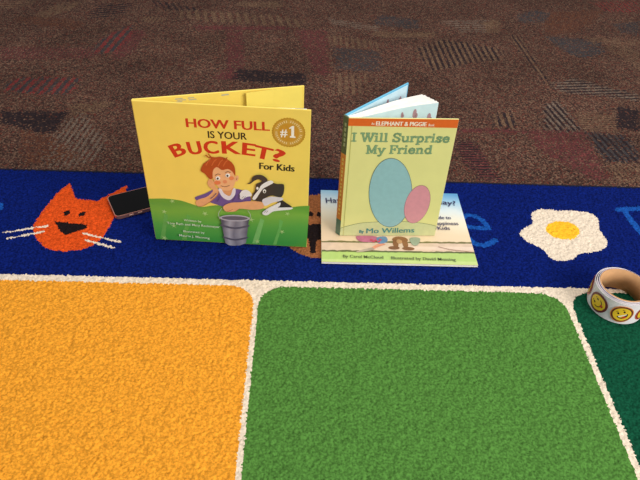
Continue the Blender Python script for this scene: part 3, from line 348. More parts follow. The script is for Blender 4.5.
idx[near(Xc, Yc, smooth(D_['e_low'], 6, False), .0115)] = 8
idx[near(Xc, Yc, D_['letR_a'], .013)] = 8
idx[near(Xc, Yc, D_['letR_b'], .013)] = 8
idx[inside(Xc, Yc, D_['dotL'])] = 8
idx[inside(Xc, Yc, smooth(D_['egg'], 4))] = 4
idx[inside(Xc, Yc, D_['yolk'])] = 9
idx[inside(Xc, Yc, D_['bear'])] = 7
for k in ('bear_eyeA', 'bear_eyeB', 'bear_nose'): idx[inside(Xc, Yc, D_[k])] = 6
idx[inside(Xc, Yc, D_['cat'])] = 5
for k in ('cat_eyeA', 'cat_eyeB', 'cat_nose'): idx[inside(Xc, Yc, D_[k])] = 6
for k in ('whA', 'whB', 'whC', 'whD'): idx[near(Xc, Yc, D_[k], .0042)] = 4
Z = RUG-.0008+(blur(RNG.random(X.shape), 1)-.5)*.0044+(RNG.random(X.shape)-.5)*.0020
Xj = X+RNG.normal(0, .0004, X.shape); Yj = Y+RNG.normal(0, .0004, X.shape)
Z[0], Z[-1], Z[:, 0], Z[:, -1] = .001, .001, .001, .001
rug = grid_mesh('rug', Xj, Yj, Z, idx, rm)
tag(rug, 'royal blue rug with yellow and green squares, orange cat face and fried egg', 'rug')
# woven edge binding round the rug
BIND = mat('navy_binding', (16, 18, 40), .8, .4, 500, .3, spec=.2)
mb = MB()
xa, xb, ya, yb = xs[0], xs[-1], ys[0], ys[-1]
mb.prism([(xa-.004, yb-.001), (xb+.004, yb-.001), (xb+.004, yb+.0035), (xa-.004, yb+.0035)], 0, .0072, BIND)
mb.prism([(xa-.004, ya-.0035), (xb+.004, ya-.0035), (xb+.004, ya+.001), (xa-.004, ya+.001)], 0, .0072, BIND)
mb.prism([(xa-.004, ya), (xa+.001, ya), (xa+.001, yb), (xa-.004, yb)], 0, .0072, BIND)
mb.prism([(xb-.001, ya), (xb+.004, ya), (xb+.004, yb), (xb-.001, yb)], 0, .0072, BIND)
b_ = mb.build('edge_binding', rug, .0012); b_['label'] = 'dark navy edge binding'

# ================================================================== books
PAPER = mat('page_paper', (244, 241, 234), .8, .04, 60)
PAPER_BLUE = mat('pale_blue_page', (206, 232, 240), .7, .03, 60)
EP_BLUE = mat('light_blue_endpaper', (204, 232, 242), .6, .04, 50)
YEL = mat('yellow_jacket', (252, 222, 104), .34, .02, 30, coat=.25)
YELIN = mat('yellow_jacket_inside', (252, 228, 110), .45, .02, 30)
INK = {}
def ink(rgb, var=.03, sc=120, rough=.4):
    if rgb not in INK: INK[rgb] = mat('printed_colour_%d_%d_%d' % rgb, rgb, rough, var, sc, coat=.2)
    return INK[rgb]

def vgrad(name, stops, h, lo=0.0, dx=0.0, rough=.36, axis=2):
    """printed colour ramp of the cover artwork (sky, grass), along the cover's height"""
    m = bpy.data.materials.new(name); m.use_nodes = True
    nt = m.node_tree; b = nt.nodes['Principled BSDF']; b.inputs['Roughness'].default_value = rough
    b.inputs['Coat Weight'].default_value = .2
    tc = nt.nodes.new('ShaderNodeTexCoord'); sx = nt.nodes.new('ShaderNodeSeparateXYZ')
    nt.links.new(tc.outputs['Object'], sx.inputs[0])
    no = nt.nodes.new('ShaderNodeTexNoise'); no.inputs['Scale'].default_value = 22
    nt.links.new(tc.outputs['Object'], no.inputs['Vector'])
    a = nt.nodes.new('ShaderNodeMath'); a.operation = 'MULTIPLY_ADD'
    nt.links.new(sx.outputs[0], a.inputs[0]); a.inputs[1].default_value = dx; nt.links.new(sx.outputs[axis], a.inputs[2])
    n2 = nt.nodes.new('ShaderNodeMath'); n2.operation = 'MULTIPLY_ADD'
    nt.links.new(no.outputs['Fac'], n2.inputs[0]); n2.inputs[1].default_value = .02; nt.links.new(a.outputs[0], n2.inputs[2])
    mr = nt.nodes.new('ShaderNodeMapRange'); mr.inputs[1].default_value = lo+.01; mr.inputs[2].default_value = h+.01
    nt.links.new(n2.outputs[0], mr.inputs[0])
    ra = nt.nodes.new('ShaderNodeValToRGB'); el = ra.color_ramp.elements
    while len(el) < len(stops): el.new(.5)
    for e, (t, c) in zip(el, stops): e.position = t; e.color = lin(c)
    nt.links.new(mr.outputs[0], ra.inputs['Fac']); nt.links.new(ra.outputs['Color'], b.inputs['Base Color'])
    return m

def board(name, parent, p, q, t, z0, z1, m, inner=None, bevel=.0008):
    """cover board standing from plan point p to q, thickness t to its left side"""
    p, q = Vector(p), Vector(q); d = (q-p).normalized(); n = Vector((-d.y, d.x))*t
    mb = MB(); mb.prism([p, q, q+n, p+n], z0, z1, m)
    return mb, (p, q, d, n)

def star(cx, cy, r, rot=.3, k=.4):
    return [(cx+(r if i % 2 == 0 else r*k)*math.sin(rot+math.pi*i/5), cy+(r if i % 2 == 0 else r*k)*math.cos(rot+math.pi*i/5)) for i in range(10)]

# ---------------------------------------------------------------- yellow book standing ajar
S = DATA['bucket']
BW, BH = .263, .2665
book = empty('hardcover_book', (-.25576, .80593, RUG+.0008), (-.0071, 0, -.0436))
tag(book, 'large square yellow hardcover with red title, standing slightly ajar on the rug', 'book')
mb = MB(); mb.prism([(0, 0), (BW, 0), (BW, .0026), (0, .0026)], 0, BH, YEL)
fc = mb.build('front_cover', book, .0009)
ca, sa = math.cos(.0436), math.sin(.0436)
def loc2(wx, wy, ox, oy, a):
    dx, dy = wx-ox, wy-oy
    return (dx*math.cos(a)+dy*math.sin(a), -dx*math.sin(a)+dy*math.cos(a))
e = loc2(-.0047, .8734, -.25576, .80593, -.0436)
h0 = (.0004, .0062)
dv = Vector((e[0]-h0[0], e[1]-h0[1])).normalized(); nv = Vector((-dv.y, dv.x))
mb = MB()
mb.prism([h0, e, (e[0]-nv.x*.0026, e[1]-nv.y*.0026), (h0[0]-nv.x*.0026, h0[1]-nv.y*.0026)], 0, BH, YEL)
G_ = ink((190, 184, 160))      # grey print at the top of the endpaper
for (u, v, a_, b2) in ((.066, .2615, .006, .0010), (.070, .2590, .007, .0009), (.066, .2565, .005, .0009), (.084, .2615, .005, .0010), (.086, .2585, .006, .0009), (.135, .262, .006, .0014)):
    c = Vector(h0)-nv*.0028+dv*u
    mb.face([(c.x+dv.x*x, c.y+dv.y*x, v+z) for x, z in ((-a_, -b2), (a_, -b2*.6), (a_*.8, b2), (-a_*.9, b2*.7))], G_)
bc = mb.build('back_cover', book, .0009)
# jacket flap folded over the inside of the back cover, its free edge lifted
mb = MB()
E_ = Vector(e)-nv*.0030; L = (Vector(e)-Vector(h0)).length
f1 = E_-dv*.004; f2 = E_-dv*.050-nv*.002; f3 = E_-dv*.092-nv*.0065
pl = [f1, f2, f3, f3-nv*.0005, f2-nv*.0005, f1-nv*.0005]
mb.prism([tuple(p) for p in pl], .001, BH-.0008, YELIN)
mb.build('jacket_flap', bc)
mb = MB(); mb.prism([(-.0004, .0006), (.0018, .0004), (.0018, .0066), (.0000, .0066), (-.0007, .0035)], 0, BH, YEL)
mb.build('spine', book, .0006)
mb = MB()
mb.prism([(.003, .0028), (.2565, .0030), (.2572, .0085), (.2560, .0115), (.16, .0076), (.003, .0040)], .003, BH-.0042, PAPER)
for x0, x1, y0, y1 in ((.225, .235, .0075, .0095), (.238, .252, .0055, .0106), (.12, .14, .0040, .0054)):
    mb.face([(x0, y0, BH-.0040), (x1, y0+.0006, BH-.0040), (x1-.001, y1, BH-.0040), (x0+.001, y1-.0005, BH-.0040)], ink((150, 150, 148)))
mb.build('page_block', book)

# cover artwork
GRASS = vgrad('printed_hill', [(0, (70, 158, 66)), (.45, (96, 172, 70)), (.8, (126, 182, 66)), (1, (104, 166, 60))], .078, dx=-.03)
A = MB(); y = 0
def lay():
    global y
    y -= .00006
    return y
y = -.0002
A.flat([(262.4, 1)]+[(.6, 1)]+smooth(S['hill'], 4, False), lay(), GRASS)
# soft folds of the printed hill
for u0, u1, c in ((8, 20, (112, 178, 82)), (46, 58, (110, 178, 80)), (168, 182, (128, 194, 104)), (204, 214, (112, 186, 88))):
    A.flat([(u0, 3), (u1-4, 3), (u1+8, 56), (u1+2, 60), (u0+10, 40)], lay(), ink(c))
for i, (u, v) in enumerate(S['stars']):
    A.flat(star(u, v, 6.0 if i % 2 else 5.2, .2+i*.5, .3), lay(), ink((178, 214, 134)))
def blob(k, c, n=4, yy=None): A.flat(smooth(S[k], n), lay(), ink(c))
blob('shirt', (108, 84, 152)); blob('neck', (226, 158, 106))
blob('armL', (238, 174, 122)); blob('face', (246, 186, 134)); blob('collar', (232, 226, 236))
blob('cheekA', (238, 130, 82)); blob('cheekB', (238, 140, 90)); blob('nose', (238, 150, 104))
blob('hair', (184, 76, 34))
lk = S['hair']; cx = sum(p[0] for p in lk)/len(lk); cy = sum(p[1] for p in lk)/len(lk)
for dx in (-14, -5, 5, 13):
    A.stroke([(cx+dx-4, cy+2), (cx+dx, cy+10), (cx+dx+4, cy+14)], 1.6, lay(), ink((214, 108, 58)))
for k in ('eyeA', 'eyeB'): blob(k, (248, 246, 240), 1)
for k in ('pupA', 'pupB'): blob(k, (54, 34, 28), 1)
ln = ink((120, 58, 40))
for k in ('mouth', 'browA', 'browB'): A.stroke(smooth(S[k], 4, False), .9, lay(), ln)
A.stroke(smooth(S['armL'][4:9], 4, False), .7, lay(), ink((176, 104, 70)))
blob('dogback', (46, 42, 44)); blob('dog', (52, 48, 50)); blob('dogear', (60, 54, 56)); blob('blaze', (240, 238, 236))
blob('chest', (226, 222, 228)); blob('armR', (238, 174, 122)); blob('paw2', (240, 238, 240)); blob('paw', (238, 238, 238))
for k, c in (('dogeye', (245, 245, 240)), ('dogeye2', (30, 24, 24)), ('dogeyeb', (245, 245, 240))): blob(k, c, 1)
hh = S['armR']
for i in (9, 10): A.stroke([hh[i], ((hh[i][0]+hh[i-1][0])/2+3, hh[i][1]+6)], .7, lay(), ink((176, 104, 70)))
PAIL = vgrad('printed_pail', [(0, (96, 92, 104)), (.3, (176, 172, 182)), (.5, (128, 124, 136)), (.75, (160, 156, 166)), (1, (88, 84, 98))],
             S['pail'][1][0]/1000, S['pail'][0][0]/1000, axis=0)
# drawn creases of the shirt, toes of the paws, strands of hair
sh = S['shirt']; mx_ = sum(p[0] for p in sh)/len(sh); my_ = sum(p[1] for p in sh)/len(sh)
for x0, y0, x1, y1 in ((-22, -4, -12, 8), (-12, -9, -6, 2), (14, -6, 20, 6), (24, -2, 26, 8)):
    A.stroke([(mx_+x0, my_+y0), (mx_+(x0+x1)/2+1, my_+(y0+y1)/2), (mx_+x1, my_+y1)], 1.1, lay(), ink((84, 64, 124)))
for k in ('paw', 'paw2'):
    p0 = S[k]; q0 = p0[0] if k == 'paw' else p0[7]
    for dx in (3.2, 6.4): A.stroke([(q0[0]+dx, q0[1]+.5), (q0[0]+dx+3, q0[1]+5)], .6, lay(), ink((120, 116, 124)))
for p, q, wd in (((0, 0), (-5, 5), 2.0), ((3, 2), (-1, 8), 1.8), ((24, -2), (28, 3), 1.6)):
    a0 = S['hair'][4]; A.stroke([(a0[0]+p[0], a0[1]+p[1]-2), (a0[0]+q[0], a0[1]+q[1]-2)], wd, lay(), ink((184, 76, 34)))
A.stroke([(S['face'][7][0]-2.6, S['face'][7][1]+1), (S['face'][7][0]-3.2, S['face'][7][1]-3)], .8, lay(), ln)
A.flat(S['pail'], lay(), PAIL)
for k in ('pail_b1', 'pail_b2'): A.flat(smooth(S[k], 3), lay(), ink((92, 88, 102)))
A.flat(S['pail_rim'], lay(), ink((186, 182, 192))); A.flat(S['pail_in'], lay(), ink((104, 100, 112)))
for k in ('pail_h', 'pail_h2'): A.stroke(smooth(S[k], 4, False), .9, lay(), ink((190, 190, 186)))
o = print_build(A, 'cover_picture', fc); o['label'] = 'printed picture of a red-haired boy, a puppy and a pail'

T = MB(); RED = ink((214, 52, 28)); BLK = ink((44, 36, 26)); yt = -.0002
put_text(T, 'HOW FULL', S['t1'][0], S['t1'][1], 14.8, yt, RED, .006, strike=.6)
put_text(T, 'IS YOUR', S['t2'][0], S['t2'][1], 12, yt, BLK, .004, strike=.3)
for k, ch in enumerate('BUCKET'):
    bl, br, tl = S['t3'][3*k:3*k+3]
    put_text(T, ch, bl, br, math.dist(bl, tl)*.98, yt, RED, .012, strike=.95)
bl, br, tl = S['t3q']; put_text(T, '?', bl, br, math.dist(bl, tl), yt, RED, .012, strike=.85)
put_text(T, 'For Kids', S['t4'][0], S['t4'][1], 12, yt, BLK, .004, strike=.55)
print_build(T, 'title_lettering', fc)['label'] = 'red and black title lettering'

T = MB(); PALE = ink((226, 238, 214)); yt = -.0042
yt = y-.0001
for k, s, hgt in (('t5', 'Written by', 4.4), ('t6', 'Tom Rath and Mary Reckmeyer', 4.8), ('t7', 'Illustrated by', 4.4), ('t8', 'Maurie J. Manning', 4.8)):
    put_text(T, s, S[k][0], S[k][1], hgt, yt, PALE, .006)
print_build(T, 'credit_lettering', fc)['label'] = 'small white credit lettering'

T = MB(); (cx, cy), (ex, ey), (bx, by) = S['seal_c']
rr = 25.5
n = 72
T.flat([(cx+(rr if i % 2 else rr-1)*math.cos(math.pi*2*i/n), cy+(rr if i % 2 else rr-1)*math.sin(math.pi*2*i/n)) for i in range(n)], -.00020, ink((196, 146, 40)))
T.flat(ring(cx, cy, 22.3, 22.3, 48), -.00026, ink((208, 160, 60)))
T.flat(ring(cx, cy, 15.3, 15.3, 40), -.00032, ink((206, 148, 44)))
WHT = ink((250, 246, 232))
for i in range(36):       # the seal's rim of print is too fine to read: short pale ticks
    if i in (0, 9, 17, 27): continue
    t = 2*math.pi*i/36
    T.stroke([(cx+17.2*math.cos(t), cy+17.2*math.sin(t)), (cx+(20.4 if i % 3 else 19.6)*math.cos(t), cy+(20.4 if i % 3 else 19.6)*math.sin(t))], 1.3, -.00034, ink((236, 214, 160)))
put_text(T, '#', (cx-12.5, cy-7), (cx-1.5, cy-6.5), 13, -.00040, WHT, .014)
T.flat([(cx+1.8, cy-8), (cx+10.5, cy-8.4), (cx+10.5, cy-6), (cx+8.2, cy-5.6), (cx+8.2, cy+12), (cx+5.4, cy+12), (cx+.6, cy+8.2), (cx+1.2, cy+6.6), (cx+4, cy+7.6), (cx+4, cy-5.4), (cx+1.8, cy-5.8)], -.00040, WHT)
print_build(T, 'award_seal', fc)['label'] = 'round gold printed seal'

# ---------------------------------------------------------------- paperback lying flat
S = DATA['paper']
PW, PH, PT = .2664, .2032, .0040
pbk = empty('paperback_book', (.03247, .75492, RUG+.0008), (0, 0, .0028))
tag(pbk, 'wide thin paperback lying flat on the rug under the smaller standing book', 'book')
mb = MB(); mb.prism([(.0008, .0008), (PW-.0012, .0008), (PW-.0012, PH-.001), (.0008, PH-.001)], .0005, PT-.0005, PAPER)
mb.build('page_block', pbk)
# the thin card cover, its free right edge lifting a little
def sheet(name, z0, t, m, lift):
    mb = MB(); n = 24
    def zz(x, y): return z0+lift*max(0, (x/PW-.55)/.45)**2*(1-.25*y/PH)
    top = [[mb.bm.verts.new((PW*i/n, PH*j/6, zz(PW*i/n, PH*j/6)+t)) for i in range(n+1)] for j in range(7)]
    bot = [[mb.bm.verts.new((PW*i/n, PH*j/6, zz(PW*i/n, PH*j/6))) for i in range(n+1)] for j in range(7)]
    for j in range(6):
        for i in range(n):
            mb.bm.faces.new((top[j][i], top[j][i+1], top[j+1][i+1], top[j+1][i]))
            mb.bm.faces.new((bot[j][i], bot[j+1][i], bot[j+1][i+1], bot[j][i+1]))
    for g in ([(top[0][i], top[0][i+1], bot[0][i+1], bot[0][i]) for i in range(n)], [(top[6][i+1], top[6][i], bot[6][i], bot[6][i+1]) for i in range(n)],
              [(top[j+1][0], top[j][0], bot[j][0], bot[j+1][0]) for j in range(6)], [(top[j][n], top[j+1][n], bot[j+1][n], bot[j][n]) for j in range(6)]):
        for f in g: mb.bm.faces.new(f)
    mb.mi(m)
    return mb.build(name, pbk)
SKY = vgrad('printed_sky', [(0, (236, 208, 176)), (.30, (238, 214, 178)), (.5, (244, 232, 206)), (.68, (222, 232, 232)), (.86, (150, 196, 224)), (1, (92, 158, 206))], .2032, .05, dx=.10, axis=1)
SKY.node_tree.nodes['Map Range'].inputs[2].default_value = .235
cov = sheet('front_cover', PT-.0005, .0004, SKY, 0.0)
sheet('back_cover', 0.0, .0004, PAPER, 0.0)
A = MB(); y = -.0001
W4 = S['wall']
A.flat([(.2, .3), (PW*1000-.3, .3), (PW*1000-.3, 30), (.2, 27)], lay(), ink((178, 206, 118)))
A.flat([(.2, .3), (PW*1000-.3, .3), (PW*1000-.3, 9), (.2, 7)], lay(), ink((196, 216, 138)))
A.flat([(.2, 27), (PW*1000-.3, 31), (PW*1000-.3, 57), (.2, 51)], lay(), ink((222, 196, 172), .06, 60))
A.flat([(150, 36), (PW*1000-.3, 38), (PW*1000-.3, 47), (150, 44)], lay(), ink((232, 208, 188)))
for b0, b1, c in ((27, 31, (96, 104, 62)), (51, 57, (122, 116, 70))):
    rr_ = random.Random(int(b0)); up_ = []; dn = []
    for i in range(61):
        t = i/60; vv = b0+(b1-b0)*t
        up_.append((.3+(PW*1000-.6)*t, vv+1.3+rr_.random()*2.2)); dn.append((.3+(PW*1000-.6)*t, vv-.9-rr_.random()*1.2))
    A.flat(dn+up_[::-1], lay(), ink(c))
BR = ink((150, 102, 62), .1)
sq = S['sq']; qx = sum(p[0] for p in sq)/len(sq); qy = sum(p[1] for p in sq)/len(sq)
for dx, dy, rx, ry, c in ((0, 13, 14, 9, (150, 100, 60)), (-9, 2, 5, 11, (140, 92, 54)), (8, 2, 5, 11, (146, 98, 58)), (-13, -9, 10, 4.5, (126, 82, 50)), (12, -10, 11, 4.5, (132, 88, 54)), (-2, 8, 5, 6, (196, 150, 104))):
    A.flat(ring(qx+dx, qy+dy, rx, ry, 18), lay(), ink(c, .1))
for k, c in (('fl', (196, 110, 140)), ('blue', (104, 140, 176)), ('leg', (226, 150, 120)), ('buck', (150, 164, 140)), ('shoe', (176, 160, 144))):
    A.flat(smooth(S[k], 4), lay(), ink(c, .1))
for (u, v) in ((88, 58), (96, 57), (104, 59), (92, 54), (101, 54)): A.flat(ring(u, v, 2.6, 2.4, 10), lay(), ink((206, 70, 96)))
A.stroke([(205, 44), (222, 38), (262, 32)], 1.2, lay(), ink((160, 122, 100)))
print_build(A, 'cover_picture', cov, PT)['label'] = 'printed meadow, garden wall and grass under a blue sky'
T = MB(); NAVY = ink((48, 44, 88)); yy = y-.0001
tt = S['tt']
for k, s in ((0, 'Have You'), (2, 'Filled a Bucket'), (4, 'Today?')): put_text(T, s, tt[k], tt[k+1], 15 if k == 0 else 14, yy, NAVY, .002, strike=.25)
print_build(T, 'title_lettering', cov, PT)['label'] = 'dark blue title lettering'
T = MB(); q = S['s']
for k, s in ((0, 'A Guide to'), (2, 'Daily Happiness'), (4, 'for Kids')):
    put_text(T, s, q[k], q[k+1], 9.2, yy, NAVY, .002, strike=.2)
print_build(T, 'subtitle_lettering', cov, PT)
T = MB(); q = S['auth']; OL = ink((92, 104, 70))
put_text(T, 'By Carol McCloud', q[0], q[1], 6.6, yy, OL, .002, strike=.2)
put_text(T, 'Illustrated by David Messing', q[2], q[3], 6.6, yy, OL, .002, strike=.2)
print_build(T, 'credit_lettering', cov, PT)['label'] = 'small credit lettering'

# ---------------------------------------------------------------- smaller book standing open
S = DATA['elephant']
EW, EH = .171, .235
CREAM = mat('pale_yellow_board', (232, 228, 150), .38, .02, 30, coat=.2)
PBL = mat('back_board_edge', (108, 186, 220), .45, .03, 40)
eb = empty('hardcover_book', (.0644, .82294, RUG+.0008+PT+.0008), (-.0064, 0, .0400))
tag(eb, 'smaller pale yellow hardcover with an orange top band, standing open on a paperback', 'book')
mb = MB(); mb.prism([(0, 0), (EW, 0), (EW, .0026), (0, .0026)], 0, EH, CREAM)
fc = mb.build('front_cover', eb, .0009)
e = loc2(.1691, .9494, .0644, .82294, .0400)
h0 = (-.0062, .0100)
dv = Vector((e[0]-h0[0], e[1]-h0[1])).normalized(); nv = Vector((-dv.y, dv.x))
L = (Vector(e)-Vector(h0)).length
mb = MB(); mb.prism([h0, e, (e[0]-nv.x*.0026, e[1]-nv.y*.0026), (h0[0]-nv.x*.0026, h0[1]-nv.y*.0026)], 0, EH, PBL)
bc = mb.build('back_cover', eb, .0007); bc['label'] = 'blue back cover'
mb = MB(); a_ = Vector(h0)-nv*.0026+dv*.006; b2 = Vector(e)-nv*.0026-dv*.003
mb.prism([a_, b2, b2-nv*.0004, a_-nv*.0004], .003, EH-.003, EP_BLUE)
PINK = ink((176, 138, 148), .1)
def figs(mb, o, d, n, spots, curve=None):
    for (u, v, s) in spots:
        if curve: o, d = curve(u)
        for (du, dv2, r1, r2) in ((0, 0, .0036, .0085), (.0035, -.004, .0024, .005)):
            pts = ring(0, 0, r1*s, r2*s, 12)
            mb.face([(o.x+d.x*(u+du*s+x)+n.x, o.y+d.y*(u+du*s+x)+n.y, v+dv2*s+z_) for x, z_ in pts], PINK)
figs(mb, a_, dv, -nv*.0009, ((.03, .218, .8), (.06, .214, .8), (.10, .217, .9), (.135, .21, .9), (.145, .17, .9)))
ep = mb.build('endpaper', bc, recalc=False); ep['label'] = 'light blue endpaper'
# spine: green, orange and teal bands
SP_G = ink((92, 108, 78)); SP_O = ink((226, 146, 70)); SP_T = ink((84, 128, 112)); 
mb = MB(); prof = [(.0006, -.0002), (-.0062, .0080), (-.0066, .0105), (-.0044, .0112), (.0016, .0024)]
mb.prism(prof, .0, .034, SP_T); mb.prism(prof, .034, .168, SP_O); mb.prism(prof, .168, EH, SP_G)
d_ = Vector((-.0068, .0082))
# worn lettering blocks along the spine
def spq(t0, t1, z0, z1, m):
    o = Vector((.0006, -.0002)); nn = Vector((-.77, -.64))*.0002
    p0, p1 = o+d_*t0+nn, o+d_*t1+nn
    mb.face([(p0.x, p0.y, z0), (p1.x, p1.y, z0), (p1.x, p1.y, z1), (p0.x, p0.y, z1)], m)
for i in range(15): spq(.38, .72, .045+i*.0078, .045+i*.0078+(.0052 if i % 4 else .003), ink((246, 214, 120)))
for i in range(5): spq(.35, .7, .182+i*.009, .188+i*.009, ink((170, 186, 150)))
mb.build('spine', eb, recalc=False)
# pages fanned between the covers
mb = MB(); n = 34; rz = random.Random(5)
for i in range(n):
    t = i/(n-1)
    ang = math.radians(23.2+9.3*t)-.040
    ln_ = .1585-.0055*t+rz.uniform(-.0012, .0012)
    base = Vector((.0028-.0052*t, .0030+.0062*t))
    pts = [base+Vector((math.cos(ang+.05*math.sin(math.pi*k/5)), math.sin(ang+.05*math.sin(math.pi*k/5))))*ln_*k/5 for k in range(6)]
    nn = Vector((-math.sin(ang), math.cos(ang)))*.0007
    mb.prism([tuple(p) for p in pts]+[tuple(p+nn) for p in pts[::-1]], .003, EH-.0035-rz.uniform(0, .0006), PAPER)
pg = mb.build('pages', eb)
ang = math.radians(23.2)-.040
d0 = Vector((math.cos(ang), math.sin(ang)))
mb = MB()
base = Vector((.0028, .0030)); pts = [base+Vector((math.cos(ang+.05*math.sin(math.pi*k/5)), math.sin(ang+.05*math.sin(math.pi*k/5))))*.158*k/5 for k in range(6)]
nn = Vector((math.sin(ang), -math.cos(ang)))
mb.prism([tuple(p+nn*.0003) for p in pts]+[tuple(p+nn*.0007) for p in pts[::-1]], .003, EH-.0042, PAPER_BLUE)
def on_page(u):      # the leaf bows a little: where it is at u, and which way it runs
    f = lambda w_: base+Vector((math.cos(ang+.05*math.sin(math.pi*w_/.158)), math.sin(ang+.05*math.sin(math.pi*w_/.158))))*w_
    d = (f(u+.002)-f(u-.002)).normalized()
    return f(u)-d*u, d
figs(mb, base, d0, nn*.0014, ((.055, .216, .8), (.095, .219, .6), (.118, .217, 1.0), (.145, .206, 1.0), (.085, .20, .9), (.135, .185, .9)), on_page)

fl = mb.build('first_page', eb, recalc=False); fl['label'] = 'pale blue first page'
# cover artwork: a plain blue shape and a plain pink shape stand in for the printed animals
A = MB(); y = -.0002
ORA = ink((226, 104, 36)); bd = S['band']
A.flat([(.5, bd[0][1]), (EW*1000-.5, bd[1][1]), (EW*1000-.5, EH*1000-.4), (.5, EH*1000-.4)], lay(), ORA)
A.flat([(.6, .5), (EW*1000-.6, .5)]+[(min(max(u, .6), EW*1000-.6), max(v, .6)) for u, v in smooth(S['mound'], 4, False)][::-1], lay(), ink((212, 216, 158)))
A.stroke([(min(max(u, .6), EW*1000-.6), max(v, .6)) for u, v in smooth(S['mound'], 4, False)], .8, lay(), ink((120, 130, 92)))
def outlined(k, c, o_):
    pts = S[k]; cx = sum(p[0] for p in pts)/len(pts); cy = sum(p[1] for p in pts)/len(pts)
    A.flat([(cx+(u-cx)*1.02, cy+(v-cy)*1.015) for u, v in pts], lay(), ink(o_)); A.flat(pts, lay(), ink(c))
outlined('blobA', (150, 194, 200), (74, 96, 100)); outlined('blobB', (222, 150, 162), (120, 76, 80))
A.stroke([(6.5, .8), (6.5, bd[0][1])], .9, lay(), ink((196, 190, 112)))
print_build(A, 'cover_picture', fc)['label'] = 'plain blue and pink printed shapes on a pale mound under an orange band'

G = {  # slab letters as strokes on a unit cap height: (points) per stroke, serif bars as short strokes
 'I': [[(.25, 0), (.25, 1)], [(.05, .04), (.45, .04)], [(.05, .96), (.45, .96)]],
 'W': [[(.1, 1), (.36, 0)], [(.36, 0), (.6, .95)], [(.6, .95), (.84, 0)], [(.84, 0), (1.1, 1)], [(-.04, .96), (.28, .96)], [(.46, .96), (.74, .96)], [(.96, .96), (1.24, .96)]],
 'i': [[(.2, 0), (.2, .66)], [(.03, .04), (.38, .04)], [(.04, .63), (.2, .63)], [(.2, .84), (.2, .99)]],
 'l': [[(.2, 0), (.2, 1)], [(.03, .04), (.38, .04)], [(.04, .96), (.2, .96)]],
 'S': [[(.66, .78), (.56, .93), (.38, .98), (.2, .92), (.12, .76), (.22, .6), (.5, .46), (.66, .32), (.6, .1), (.4, .02), (.2, .07), (.1, .22)], [(.67, .7), (.67, .98)], [(.1, .02), (.1, .3)]],
 'u': [[(.18, .66), (.18, .18), (.28, .04), (.44, .05), (.58, .2)], [(.6, .66), (.6, 0)], [(.03, .63), (.18, .63)], [(.46, .63), (.6, .63)], [(.6, .04), (.74, .04)]],
 'r': [[(.18, 0), (.18, .66)], [(.18, .42), (.3, .6), (.42, .65), (.54, .6)], [(.52, .52), (.52, .62)], [(.03, .04), (.36, .04)], [(.03, .63), (.18, .63)]],
 'p': [[(.18, -.3), (.18, .66)], [(.18, .5), (.34, .65), (.54, .6), (.64, .34), (.54, .08), (.34, .02), (.18, .16)], [(.03, -.27), (.36, -.27)], [(.03, .63), (.18, .63)]],
 's': [[(.48, .5), (.4, .62), (.26, .65), (.13, .57), (.14, .44), (.38, .3), (.5, .18), (.42, .05), (.27, .02), (.1, .16)], [(.5, .46), (.5, .65)], [(.09, .02), (.09, .2)]],
 'e': [[(.1, .36), (.58, .36), (.54, .56), (.36, .65), (.17, .56), (.1, .33), (.18, .1), (.36, .02), (.5, .06), (.6, .18)]],
 'M': [[(.18, 0), (.18, 1)], [(.18, 1), (.52, .1)], [(.52, .1), (.86, 1)], [(.86, 0), (.86, 1)], [(.02, .04), (.34, .04)], [(.7, .04), (1.02, .04)], [(.02, .96), (.2, .96)], [(.84, .96), (1.02, .96)]],
 'y': [[(.12, .66), (.36, .02)], [(.62, .66), (.3, -.2), (.2, -.28), (.08, -.24)], [(0, .63), (.26, .63)], [(.48, .63), (.74, .63)]],
 'F': [[(.18, 0), (.18, 1)], [(.04, .96), (.7, .96)], [(.18, .52), (.5, .52)], [(.03, .04), (.38, .04)], [(.68, .76), (.68, .98)], [(.5, .4), (.5, .64)]],
 'n': [[(.18, 0), (.18, .66)], [(.18, .46), (.32, .62), (.48, .64), (.58, .5), (.58, 0)], [(.03, .04), (.33, .04)], [(.44, .04), (.74, .04)], [(.03, .63), (.18, .63)]],
 'd': [[(.6, 0), (.6, 1)], [(.6, .5), (.44, .65), (.24, .6), (.12, .34), (.24, .06), (.42, .02), (.6, .16)], [(.46, .96), (.6, .96)], [(.6, .04), (.74, .04)]],
 ' ': [],
}
ADV = {'I': .5, 'W': 1.2, 'i': .42, 'l': .42, 'S': .78, 'u': .78, 'r': .58, 'p': .76, 's': .6, 'e': .7, 'M': 1.06, 'y': .74, 'F': .74, 'n': .78, 'd': .78, ' ': .36}
def slab(mb, s, bl, br, hgt, y0, m, wd):
    tot = sum(ADV[c] for c in s)
    a = Vector(bl); d = (Vector(br)-a)/tot; nrm = Vector((-d.y, d.x)).normalized()*hgt
    x = 0
    for c in s:
        for k, stq in enumerate(G[c]):
            serif = len(stq) == 2 and abs(stq[0][1]-stq[1][1]) < .02 and c != 'W'
            pts = [tuple(a+d*(x+px)+nrm*py) for px, py in stq]
            mb.stroke(pts, wd*(.62 if serif else 1), y0-.00001*k, m)
        x += ADV[c]
T = MB(); GR = ink((132, 168, 126)); GRD = ink((104, 134, 98))
for s, k, hgt in (('I Will Surprise', 't1', 15.2), ('My Friend', 't2', 15.2)):
    slab(T, s, S[k][0], S[k][1], hgt, -.00022, GRD, 3.2)
    slab(T, s, S[k][0], S[k][1], hgt, -.00042, GR, 2.3)
print_build(T, 'title_lettering', fc)['label'] = 'grey green slab lettering'
T = MB(); CRM = ink((250, 236, 214)); yy = -.0004
hb = S['header']
put_text(T, 'ELEPHANT & PIGGIE', hb[0], hb[1], 7.0, yy, CRM, .008, strike=.35)
put_text(T, 'An', S['an'][0], S['an'][1], 4.4, yy, CRM, .012)
